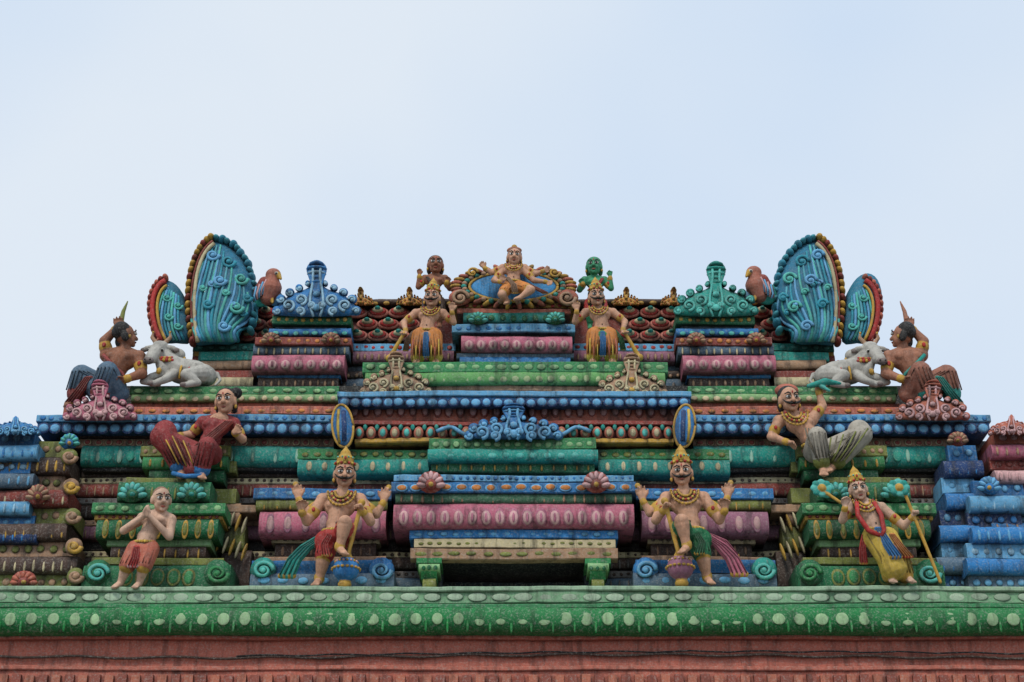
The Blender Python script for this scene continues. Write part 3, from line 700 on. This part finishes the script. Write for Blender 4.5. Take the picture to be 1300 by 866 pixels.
for i in range(7): F.dt([(-50+i*7,64-i*3,37-i*.8),(-34+i*6,40-i*2,38),(-22+i*5,20-i,35)],1.1,'gold' if i%2 else (.14,.01,.01))
F.dt([(-24,8,33),(-6,4,40),(14,5,36)],3,'blue')
F.build('seated_woman_statue')

# seated man with moustache
F=Fig(1042,606,.60); sk='skin'; k=.92; cl=(.46,.41,.33)
torso(F,(-2,32,6),(-10,50,9),(-22,68,10),(-29,81,11),(-48,72,7),(-6,74,7),k,sk,cl,1.05)
F.cap((-29,80,11),(-32,90,13),6.5,6,sk); head(F,(-34,100,15),1.14,sk,(.05,-.08,.15)); F.ell((-34,113,2),(16,10,9),'terra'); 
arm(F,(-48,72,7),(-60,52,8),(-42,44,22),k,sk); hand(F,(-42,44,22),(.8,-.3,-.3),(0,-.3,-1),.95,sk,.8)
arm(F,(-6,74,7),(10,92,6),(6,112,10),k,sk); hand(F,(4,114,10),(.9,-.2,.4),(0,-.6,-.8),1,sk,.7)
F.ch([(-8,118,18),(14,124,18),(34,122,14)],[3,5,2],'teal'); F.ch([(8,118,18),(18,112,18)],[3,2],'lteal')
leg(F,(6,32,10),(54,56,24),(10,12,20),(4,8,30),1.02,sk,cl,.8,True,'olive'); leg(F,(-8,32,12),(-8,52,40),(-2,10,26),(-4,4,38),1.02,sk,cl,.75,True,'olive')
F.ell((50,58,22),(15,13,16),cl); F.cap((52,54,24),(26,26,22),14,10,cl)
for i in range(7): F.dt([(58-i*8,62-i*2,36),(40-i*6,40-i*2,38),(24-i*4,20,34)],1.1,(.18,.15,.10) if i%2 else 'olive')
for i in range(3): F.dt([(-14-i*4,62,40),(-16-i*2,42,42),(-8,20,38)],1.,(.2,.17,.12))
F.build('seated_moustached_man_statue')

# upper guardians
def upguard(u,v,m,waist,name):
    F=Fig(u,v,1.30,m); k=.66; sk='skin'
    torso(F,(0,36,6),(0,46,6),(2,60,6),(4,70,6),(-15,64,4),(20,64,4),k,sk,waist)
    F.cap((4,70,6),(5,76,7),5,4.8,sk); head(F,(6,84,9),.88,sk,(.0,.05,-.1),crown='gold')
    arm(F,(-15,64,4),(-30,52,4),(-26,40,14),k,sk); hand(F,(-26,40,14),(-.3,-.4,-.8),(-.2,-1,0),.7,sk,.9)
    arm(F,(20,64,4),(34,52,4),(32,66,12),k,sk); hand(F,(32,67,12),(-.05,-.2,1),(0,-1,0),.75,sk,.4)
    F.cap((-28,38,16),(-46,6,10),2.2,3.2,'gold'); F.ell((-46,6,10),(5,5,5),'gold')
    leg(F,(-8,34,6),(-10,20,9),(-11,4,2),(-12,1,10),.84,sk,'orange',.8,True,'yellow'); leg(F,(9,34,6),(11,20,9),(12,4,2),(13,1,10),.84,sk,'orange',.8,True,'yellow')
    F.ell((0,32,8),(17,10,9),waist); sash(F,[(0,38,16),(0,22,20),(1,8,18)],4,'blue','gold')
    for i in range(8): F.dt([(-16+i*4.6,30,17),(-17+i*4.8,16,18),(-17+i*4.8,4,15)],.9,'yellow' if i%2 else 'terra')
    sash(F,[(-16,40,8),(-24,30,6),(-26,16,6)],3.5,waist)
    F.build(name,.009)
upguard(541,461,1,'tan','guardian_statue'); upguard(765,460,-1,'green','guardian_statue')
# small figures on roof line
def small(u,v,y,m,sk,cloth,name,hair='black'):
    F=Fig(u,v,y,m); k=.62
    torso(F,(0,6,5),(0,15,5),(0,28,5),(1,37,5),(-12,32,4),(13,32,4),k*.9,sk,cloth,1,False)
    F.cap((1,36,5),(1,42,6),4.2,4,sk); head(F,(1,50,7),.86,sk,(-.05,0,.1),mous=False,hair=hair)
    arm(F,(-12,32,4),(-20,22,5),(-19,36,10),k,sk); hand(F,(-19,37,10),(-.05,-.2,1),(0,-1,0),.55,sk,.4)
    arm(F,(13,32,4),(20,20,6),(16,28,14),k,sk); hand(F,(16,28,14),(.3,-.2,.8),(0,-1,0),.55,sk,.9)
    leg(F,(-6,2,6),(-8,-12,10),(-8,-26,4),(-8,-28,10),k,sk,cloth,.8); leg(F,(6,2,6),(8,-12,10),(8,-26,4),(8,-28,10),k,sk,cloth,.8)
    sash(F,[(-9,34,12),(0,22,14),(8,8,13)],2.6,cloth)
    return F.build(name,.0085)
small(551,386,1.72,1,'bskin','brown','attendant_statue'); small(756,388,1.72,-1,'gskin','red','green_goddess_statue','dgreen')
# dancing deity within the gable: one leg planted, one lifted across
F=Fig(652,386,1.40); sk='skin'; k=.60
torso(F,(0,24,6),(0,32,6),(0,43,6),(0,50,6),(-14,46,4),(14,46,4),k,sk,'orange')
F.cap((0,49,6),(0,54,7),4.6,4.4,sk); head(F,(1,60,9),.80,sk,(.0,.05,0),mous=False,hair=(.20,.06,.03)); F.ell((1,69,4),(10,6,4.5),(.40,.13,.05)); F.ell((1,73,4),(4,4,4),'gold')
arm(F,(-14,46,4),(-28,40,6),(-37,46,10),k,sk); hand(F,(-37,46,10),(-.6,-.2,.8),(0,-1,0),.65,sk,.4)
arm(F,(14,46,4),(28,38,6),(38,42,10),k,sk); hand(F,(38,42,10),(.8,-.2,.4),(0,-1,0),.65,sk,.4)
arm(F,(-13,43,4),(-25,30,10),(-16,28,18),k,sk); hand(F,(-16,28,18),(.3,-.4,.9),(0,-1,0),.65,sk,.5)
arm(F,(13,43,4),(26,30,8),(42,28,8),k,sk); hand(F,(42,28,8),(.8,-.2,-.3),(0,-1,0),.6,sk,.3)
leg(F,(-6,22,8),(-15,12,16),(-7,3,6),(-10,1,13),k,sk,'orange',.6); leg(F,(6,22,8),(22,18,22),(8,8,22),(2,6,26),k,sk,'orange',.6)
sash(F,[(-8,33,14),(0,24,16),(2,14,18)],4,'tan'); sash(F,[(10,28,6),(28,20,4),(40,14,4)],3.5,'terra')
F.build('dancing_deity_statue',.0085)

# outer crouching figures
def croucher(u,v,m,sk,cl,cl2,name):
    F=Fig(u,v,.95,m); k=1.06
    torso(F,(0,28,6),(4,46,7),(12,64,7),(16,76,7),(-7,70,4),(34,67,4),k,sk,cl,1.,False)
    F.cap((16,74,7),(16,86,8),7,6.5,sk); head(F,(15,96,10),1.05,sk,(-.3,.1,2.2),mous=False)
    F.dt([(-8,70,17),(6,58,22),(20,46,22),(26,36,18)],2.6,cl2)
    arm(F,(-7,70,4),(-12,88,8),(2,106,8),k,sk); hand(F,(2,106,8),(.05,-.1,1),(0,-1,0),1,sk,.3)
    F.ch([(6,116,6),(7,128,6),(11,142,6)],[3.4,2.8,1.0],sk if m<0 else 'olive')
    arm(F,(34,67,4),(42,46,8),(24,38,20),k,sk); hand(F,(24,38,20),(-.8,-.3,-.2),(0,-.4,-1),.95,sk,.7)
    leg(F,(-6,28,8),(-32,44,18),(-38,10,14),(-44,6,20),1.12,sk,cl,.7,True,cl2); leg(F,(10,26,8),(4,48,30),(-8,10,18),(-10,4,28),1.12,sk,cl,.7,True,cl2)
    F.ell((2,20,6),(27,14,16),cl); F.cap((-30,40,16),(-6,20,16),13,13,cl); sash(F,[(-20,40,26),(-30,22,26),(-40,8,20)],7,cl2,'gold')
    F.build(name)
croucher(135,520,1,'bskin','bluegrey',(.30,.05,.04),'kneeling_attendant_statue')
croucher(1170,520,-1,(.40,.17,.10),(.36,.14,.09),'teal','kneeling_attendant_statue')

# reclining humped bulls
def bull(u,v,m):
    F=Fig(u,v,1.14,m,.84); c=(.50,.47,.41); d=(.24,.19,.17)
    F.ch([(56,16,2),(40,20,4),(16,24,6),(-2,32,8)],[16,20,20,18],c); F.ell((8,48,2),(13,10,11),c); F.ell((52,20,6),(16,13,15),c)  # rump, belly, chest, hump
    F.ch([(0,34,8),(-10,44,12),(-15,52,14)],[17,14.5,12],c); F.ch([(-2,18,16),(-8,28,22),(-14,40,24)],[9,8,6],c)                 # neck, dewlap
    F.ch([(-16,58,16),(-20,50,28),(-23,42,38)],[12.5,10.5,8.5],c); F.ell((-24,39,42),(8.5,6,6),d)                                   # head, muzzle
    F.ell((-16,62,15),(12,9,8),c); F.ell((-20,42,34),(8,8,7),c)
    for sg in(-1,1):
        F.ch([(-16+sg*8,68,15),(-16+sg*14,75,15),(-16+sg*13,83,16)],[3.6,2.9,1.2],'tan'); F.ch([(-16+sg*11,60,14),(-16+sg*20,58,14)],[4,4.4],c); F.ell((-16+sg*24,56,14),(6,3,4),d)
        F.de((-19+sg*9.6,55,28),[3.2,2.6,2.8],(.7,.68,.6)); F.de((-19+sg*10.4,55,30),[2.1,1.9,2],'black'); F.de((-24+sg*4,41,49),[1.5,1.2,1.3],'black')
        F.de((-16+sg*13,83,16),[1.8,1.8,2.4],'gold')
    F.de((-18,62,27),[3,2,5],'red'); F.dt([(-31,37,44),(-24,34,48),(-17,37,44)],.7,'black')
    F.ch([(-2,18,14),(-20,14,24),(-34,8,22),(-14,4,26)],[9.5,7,5,4.4],c); F.ell((-10,4,28),(6,5,4),d)       # folded fore leg
    F.ch([(10,18,20),(0,10,32),(-14,5,34)],[9,6,4.6],c); F.ell((-18,5,35),(6,5,4),d)
    F.ch([(50,18,12),(32,18,28),(50,6,28),(34,3,32)],[15,9.5,5.6,4.6],c); F.ell((30,3,33),(6,5,4),d)        # hind leg with hock
    F.ch([(72,20,2),(78,10,4),(72,2,8)],[3,2.4,2],c)
    for j in range(2):
        for i in range(15):
            a=math.pi*i/14; p=F.P((-5-j*3,38+j*6,10+j)); F.de(p+Vector((-math.cos(a)*(19-j*2),-math.sin(a)*(18-j),-math.sin(a)*(6+3*j)))*F.s,[2.8]*3,'gold' if (i+j)%2 else 'red')
    F.ell((-10,24,30),(4,3.5,5),'gold')
    F.dt([(22,44,10),(22,28,27),(22,12,29)],2,'gold'); F.dt([(34,40,10),(34,26,26),(34,12,29)],2,'red')
    F.build('reclining_bull_statue',.009)
bull(214,491,1); bull(1094,492,-1)
# perched parrots by the roof
def bird(u,v,m):
    F=Fig(u,v,1.7,m); c=(.42,.14,.09)
    F.ch([(2,2,4),(-2,14,6),(-2,25,8)],[10,13,9],c); F.ell((-3,31,9),(10,8,9),c); F.ch([(-10,31,13),(-14,26,15)],[4,1.8],'gold')
    F.ch([(8,22,8),(14,10,6),(18,0,2)],[7,7,4],'brick'); F.ch([(5,2,2),(14,-8,0)],[4,2],'teal')
    for i in range(5): F.dt([(0+i*4,28-i*3,15),(6+i*3,16-i*3,14),(8+i*2,6-i*2,12)],1.3,'lpink' if i%2 else 'lblue')
    F.de((-8,33,16),[2.4,1.5,2.4],'white'); F.de((-8,33,17.4),[1.3,1,1.3],'black'); F.ch([(-3,2,8),(-5,-4,9)],[3,2],'gold')
    F.ell((12,4,0),(16,6,16),'teal'); F.ell((-8,0,0),(10,6,10),'lblue')
    F.build('parrot_statue',.009)
bird(343,380,-1); bird(961,377,1)

# ---------------------------------------------------------------- ground, light, sky, camera
A=Acc(); box(A,-1500,1500,-1500,1500,-.5,0,(.15,.14,.13)); g=A.obj('ground',make_paint('paving',False,(.16,.15,.14,1)))
w=bpy.data.worlds.new('World'); scene.world=w; w.use_nodes=True; nt=w.node_tree; N=nt.nodes; L=nt.links
bg=N['Background']; sky=N.new('ShaderNodeTexSky'); sky.sky_type='NISHITA'; sky.sun_disc=False
sky.sun_elevation=math.radians(56); sky.sun_rotation=math.radians(200)
tc=N.new('ShaderNodeTexCoord'); no=N.new('ShaderNodeTexNoise'); no.inputs['Scale'].default_value=2.2; no.inputs['Detail'].default_value=3; no.inputs['Roughness'].default_value=.45
L.new(tc.outputs['Generated'],no.inputs['Vector'])
cr=N.new('ShaderNodeValToRGB'); cr.color_ramp.elements[0].position=.36; cr.color_ramp.elements[0].color=(.62,.77,.97,1); cr.color_ramp.elements[1].position=.66; cr.color_ramp.elements[1].color=(.81,.89,.98,1)
L.new(no.outputs['Fac'],cr.inputs[0])
vm=N.new('ShaderNodeVectorMath'); vm.operation='SCALE'; vm.inputs['Scale'].default_value=10; L.new(cr.outputs[0],vm.inputs[0])
mx=N.new('ShaderNodeMix'); mx.data_type='RGBA'; mx.inputs[0].default_value=.9; L.new(sky.outputs[0],mx.inputs[6]); L.new(vm.outputs[0],mx.inputs[7])
L.new(mx.outputs[2],bg.inputs[0]); bg.inputs[1].default_value=.1
sd=bpy.data.lights.new('sun','SUN'); sd.energy=1.5; sd.angle=math.radians(10); sd.color=(1,.95,.86)
so=bpy.data.objects.new('sun',sd); scene.collection.objects.link(so); so.rotation_euler=(math.radians(40),0,math.radians(-18))
cam=bpy.data.cameras.new('camera'); cam.lens=FOC/1300*36; cam.sensor_width=36; cam.clip_end=5000
co=bpy.data.objects.new('camera',cam); scene.collection.objects.link(co); co.location=(CX,CY,CZ); co.rotation_euler=(math.radians(90)+TH,0,0)
scene.camera=co
scene.view_settings.view_transform='Standard'; scene.view_settings.look='None'; scene.view_settings.exposure=0
